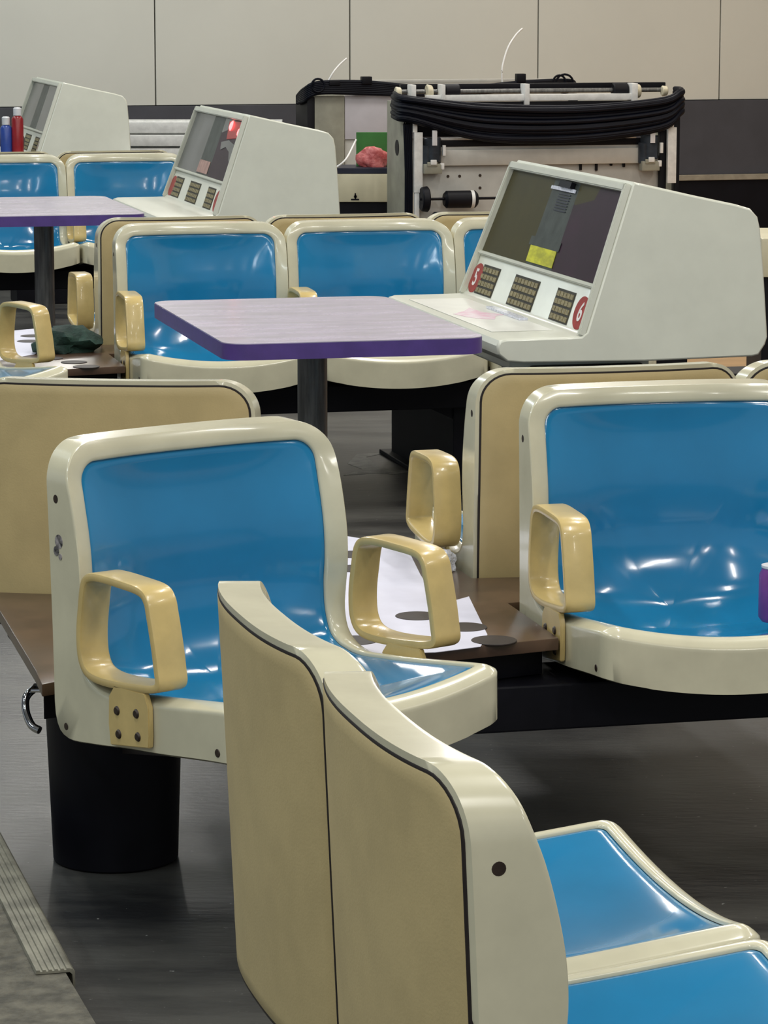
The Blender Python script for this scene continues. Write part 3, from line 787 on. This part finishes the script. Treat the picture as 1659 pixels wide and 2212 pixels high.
m2 = empty('pin_machine', (-.40, 16.9, 0), A, 'farther dismounted lane machine with grey side and plain white panel', 'machine', 'lane machines')
part('side_box', lambda b: bx(b, .03, .195, .0, .30, .0, .975, .006), MGREY, m2)
part('white_panel', lambda b: bx(b, .197, .62, .005, .02, .74, .975, .003), mat('lilac_white_panel', (.52, .50, .54), .5, noise=.05), m2)
part('lower_plate', lambda b: bx(b, .20, 1.45, .02, .05, .0, .74, .003), MSIL, m2)
part('top_beam', lambda b: bx(b, .62, 1.50, .02, .08, .90, .985, .004), MSIL, m2)
part('corner_upright', lambda b: bx(b, -.01, .03, .0, .3, .0, .97, .005), BLACK, m2)
part('corner_upright', lambda b: bx(b, 1.45, 1.50, .0, .3, .0, .97, .005), BLACK, m2)
part('cable_bundle', lambda b: [tube(b, smooth_path([(-.02, .2, .93 + q * .006), (-.02, .02, .95 + q * .01), (.05, -.03, .99 + q * .009), (.3, -.03, .985 + q * .010), (.62, -.03, .975 + q * .007), (.95, -.03, .985 + q * .006), (1.2, -.03, 1.01 + q * .005), (1.45, -.02, 1.02 + q * .004), (1.5, .1, 1.0)], 6), .011, 8) for q in range(7)], CABLE, m2)
for cx, cz, r in ((.04, 1.03, .035), (1.38, 1.04, .035), (1.41, 1.03, .05)):
    part('cable_loop', lambda b: tube(b, [(cx + r * cos(2 * pi * i / 20), -.04, cz + r * sin(2 * pi * i / 20)) for i in range(21)], .006, 7), CABLE, m2)
for bb in ((.28, .335, -.05, .0, 1.035, 1.075, .004), (1.14, 1.19, -.05, .0, 1.04, 1.085, .004), (.1, .16, -.05, .0, 1.03, 1.055, .004)):
    part('connector', lambda b: bx(b, *bb), BLACK, m2)
part('rear_rail', lambda b: bx(b, .2, 1.5, .22, .25, 1.03, 1.05, .003), MSIL, m2)
bm = bmesh.new(); tube(bm, smooth_path([(.10, -.02, 1.05), (.13, -.02, 1.10), (.17, .0, 1.14), (.21, .02, 1.17)], 6), .005, 8); from_bm('white_tie', bm, WCABLE, m2, ang=60)
bm = bmesh.new(); tube(bm, smooth_path([(1.065, -.02, 1.04), (1.065, -.02, 1.12), (1.10, .0, 1.22), (1.15, .02, 1.29), (1.19, .03, 1.325)], 6), .0055, 8); from_bm('white_tie', bm, WCABLE, m2, ang=60)

# ball returns
def ball_return(x0, y, wdt, label, dz=0.0):
    root = empty('ball_return', (x0, y, 0), 0, label, 'ball return', 'beige ball return housings')
    bm = bmesh.new(); bx(bm, 0, wdt, 0, .5, .455 + dz, .595 + dz, .008); from_bm('housing', bm, BRM, root, ang=40)
    bm = bmesh.new(); bx(bm, .01, wdt - .02, .02, .48, .0, .455 + dz, .004); from_bm('base_cabinet', bm, BLACK, root)
    return root
br = ball_return(-.33, 15.75, .40, 'beige ball return box between middle console and nearer lane machine', .03)
bm = bmesh.new(); bx(bm, .165, .205, -.002, .001, .495, .502); cyl(bm, (.187, -.002, .513), (.187, .001, .513), .008, None, 12); bx(bm, .183, .19, -.002, .001, .50, .53); from_bm('small_emblem', bm, BLACK, br)
ball_return(1.345, 11.2, .5, 'beige ball return box at right edge behind the nearest console', .067)
root = empty('navy_tray', (-.32, 15.76, .6255), 0, 'navy tray on the beige ball return beside the green card', 'tray')
bm = bmesh.new(); bx(bm, 0, .38, 0, .3, 0, .03, .003); from_bm('tray_body', bm, NAVY, root)
bm = bmesh.new(); bx(bm, 0, .20, 0, .012, 0, .17, .002)
o = tag(from_bm('green_card', bm, GREEN), 'green upright card behind pink crumpled plastic', 'card'); o.location = (-.14, 15.90, .6560)
blob('pink_bag', (-.055, 15.84, .6560), (.075, .035, .065), PINK, 'crumpled pink plastic bag in front of the green card', 'bag', 21, amp=.2)
bm = bmesh.new(); tube(bm, smooth_path([(-.30, 15.70, .635), (-.24, 15.70, .66), (-.19, 15.72, .70), (-.155, 15.85, .76), (-.14, 15.88, .79)], 6), .005, 8)
tag(from_bm('charging_cable', bm, WCABLE, ang=60), 'thin white cable leaning against the green card', 'cable')

# stacked pale boards at the far left
z = 0.0
labs = ['topmost white board', 'second white board from the top', 'third white board from the top']
n_b = 12
for i in range(n_b):
    h = .070
    bm = bmesh.new(); bx(bm, -1.75, -.55, 0, .10, z, z + h - .010, .006)
    bx(bm, -1.75, -.55, .045, .10, z + h - .0105, z + h - .0005)
    o = from_bm('white_board', bm, MWHT, ang=40); o.location = (-.0, 17.02 + (.012 if i % 2 else 0), 0)
    idx = n_b - 1 - i
    lab = {0: 'topmost long white board of the stack between the far consoles', 1: 'second board from the top of the stack between the far consoles', 2: 'third board from the top of the stack between the far consoles'}.get(idx, 'board low in the stack hidden behind the far seats')
    tag(o, lab, 'board', 'white boards stacked between the far consoles'); z += h

# ------------------------------------------------------------------ room
bm = bmesh.new(); bx(bm, -14, 14, -4, 26, -.06, 0); struct(from_bm('floor', bm, FLOORM))
# maple approach to the right of the seating
ap0 = Vector((1.03, 12.6)); td = Vector(T).normalized()
a0 = ap0 - td * 14; a1 = ap0 + td * 9
bm = bmesh.new(); prism(bm, [(a0.x, a0.y), (a0.x + 9, a0.y + 2), (a1.x + 9, a1.y), (a1.x, a1.y)], .0005, .006)
struct(from_bm('trim_approach', bm, WOODF))
# raised step at lower left with an aluminium nosing
nd = Vector((-.198, .754)).normalized(); p_end = Vector((-.463, 4.509)); nn = Vector((-nd.y, nd.x))
q0, q1 = p_end - nd * 1.6 + nn * .012, p_end + nd * 6
bm = bmesh.new(); prism(bm, [(p_end.x + nn.x * .012, p_end.y + nn.y * .012), (q1.x + nn.x * .012, q1.y + nn.y * .012), (q1.x - 4, q1.y), (-5, 1.0), (p_end.x + .30, 1.0), (p_end.x + .075, 4.20)], 0, .093, .0)
struct(from_bm('trim_step', bm, STEPM))
bm = bmesh.new()
nw = .056
prof = [(-.002, .070), (-.002, .094), (.002, .0985), (.007, .100)]
for q in range(5):
    b0 = .010 + q * .009; prof += [(b0, .100), (b0 + .001, .0975), (b0 + .004, .0975), (b0 + .005, .100)]
prof += [(nw, .100), (nw + .001, .094), (.006, .094), (.002, .090), (.001, .070)]
rg = []
for s in (0.0, 3.0):
    rg.append([bm.verts.new((p_end.x + nd.x * s + nn.x * a, p_end.y + nd.y * s + nn.y * a, b)) for a, b in prof])
for i in range(len(prof)):
    j = (i + 1) % len(prof); bm.faces.new((rg[0][i], rg[0][j], rg[1][j], rg[1][i]))
bm.faces.new(rg[0]); bm.faces.new(rg[1][::-1])
struct(from_bm('trim_nosing', bm, NOSE, ang=20))
# pale paint scuff on the floor beyond the front seats
bm = bmesh.new()
prism(bm, [(-.13, 9.95), (-.02, 10.0), (.03, 9.97), (.10, 10.03), (-.01, 10.10), (-.06, 10.35), (.02, 10.45), (-.09, 10.42), (-.12, 10.2), (-.07, 10.08)], .0003, .0009)
tag(from_bm('paint_mark', bm, mat('pale_scuff', (.30, .30, .27), .5, noise=.4, nscale=30)), 'pale scuff mark on the dark floor between the seats and the near table', 'mark')
# side wall with joints
wa = radians(16); wx, wy = cos(wa), sin(wa); wo = Vector((-.2, 18.643))
def wallbox(bm, s0, s1, d0, d1, z0, z1, bev=0.0):
    M = Matrix.Translation((wo.x, wo.y, 0)) @ Matrix.Rotation(wa, 4, 'Z')
    bx(bm, s0, s1, d0, d1, z0, z1, bev, M)
bm = bmesh.new(); wallbox(bm, -9, 11, .03, .15, 0, 3.7); struct(from_bm('wall_back', bm, WALLS))
bm = bmesh.new(); 
for i in range(-7, 9): wallbox(bm, i * 1.166 + .004, (i + 1) * 1.166 - .004, .0, .03, .872, 3.7, .002)
struct(from_bm('wall_panels', bm, WALLM)); 
bm = bmesh.new(); wallbox(bm, -9, 11, -.012, .029, .42, .868, .002); struct(from_bm('trim_wainscot', bm, DGREY))
bm = bmesh.new(); wallbox(bm, -9, 11, -.04, .029, .385, .419, .003); struct(from_bm('trim_capping', bm, LSTRIP))
bm = bmesh.new(); wallbox(bm, -9, 11, -.02, .029, 0, .384, .002); struct(from_bm('baseboard_back', bm, BLACK))
bm = bmesh.new(); bx(bm, -14, 14, -4, 26, 3.7, 3.75); struct(from_bm('ceiling', bm, CEILM))

# ------------------------------------------------------------------ light
def area(x, y, z, sx, sy, e, col=(1, .985, .95), rot=(0, 0, 0)):
    l = bpy.data.lights.new('ceiling_tube_light', 'AREA'); l.shape = 'RECTANGLE'; l.size = sx; l.size_y = sy; l.energy = e; l.color = col
    o = bpy.data.objects.new('ceiling_tube_light', l); COL.objects.link(o); o.location = (x, y, z); o.rotation_euler = rot
for yy in (-1.5, 1.2, 3.9, 6.6, 9.3, 12, 14.7, 17.2):
    for xx in (-3.4, -1.0, 1.4, 3.8):
        cc = (.80, .93, 1.0) if xx < -2 else (1, .98, .93) if xx < 3 or yy < 10 else (1, .90, .76)
        area(xx + .13 * yy * -.25, yy, 3.66, .14, 1.15, 24, cc, (0, 0, A))
w = bpy.data.worlds.new('World'); SC.world = w; w.use_nodes = True
w.node_tree.nodes['Background'].inputs[0].default_value = (.80, .87, .95, 1)
w.node_tree.nodes['Background'].inputs[1].default_value = .28

# ------------------------------------------------------------------ camera
cd = bpy.data.cameras.new('Camera'); cam = bpy.data.objects.new('Camera', cd); COL.objects.link(cam)
cd.sensor_fit = 'VERTICAL'; cd.sensor_height = 36; cd.sensor_width = 27; cd.lens = 36 * 6783.5 / 2212
cam.location = (0, 0, 1.5417); cam.rotation_euler = (pi / 2 - .16533, 0, 0)
cd.dof.use_dof = False; cd.clip_end = 100
SC.camera = cam
SC.view_settings.view_transform = 'Standard'; SC.view_settings.look = 'Medium Contrast'; SC.view_settings.exposure = 0.45
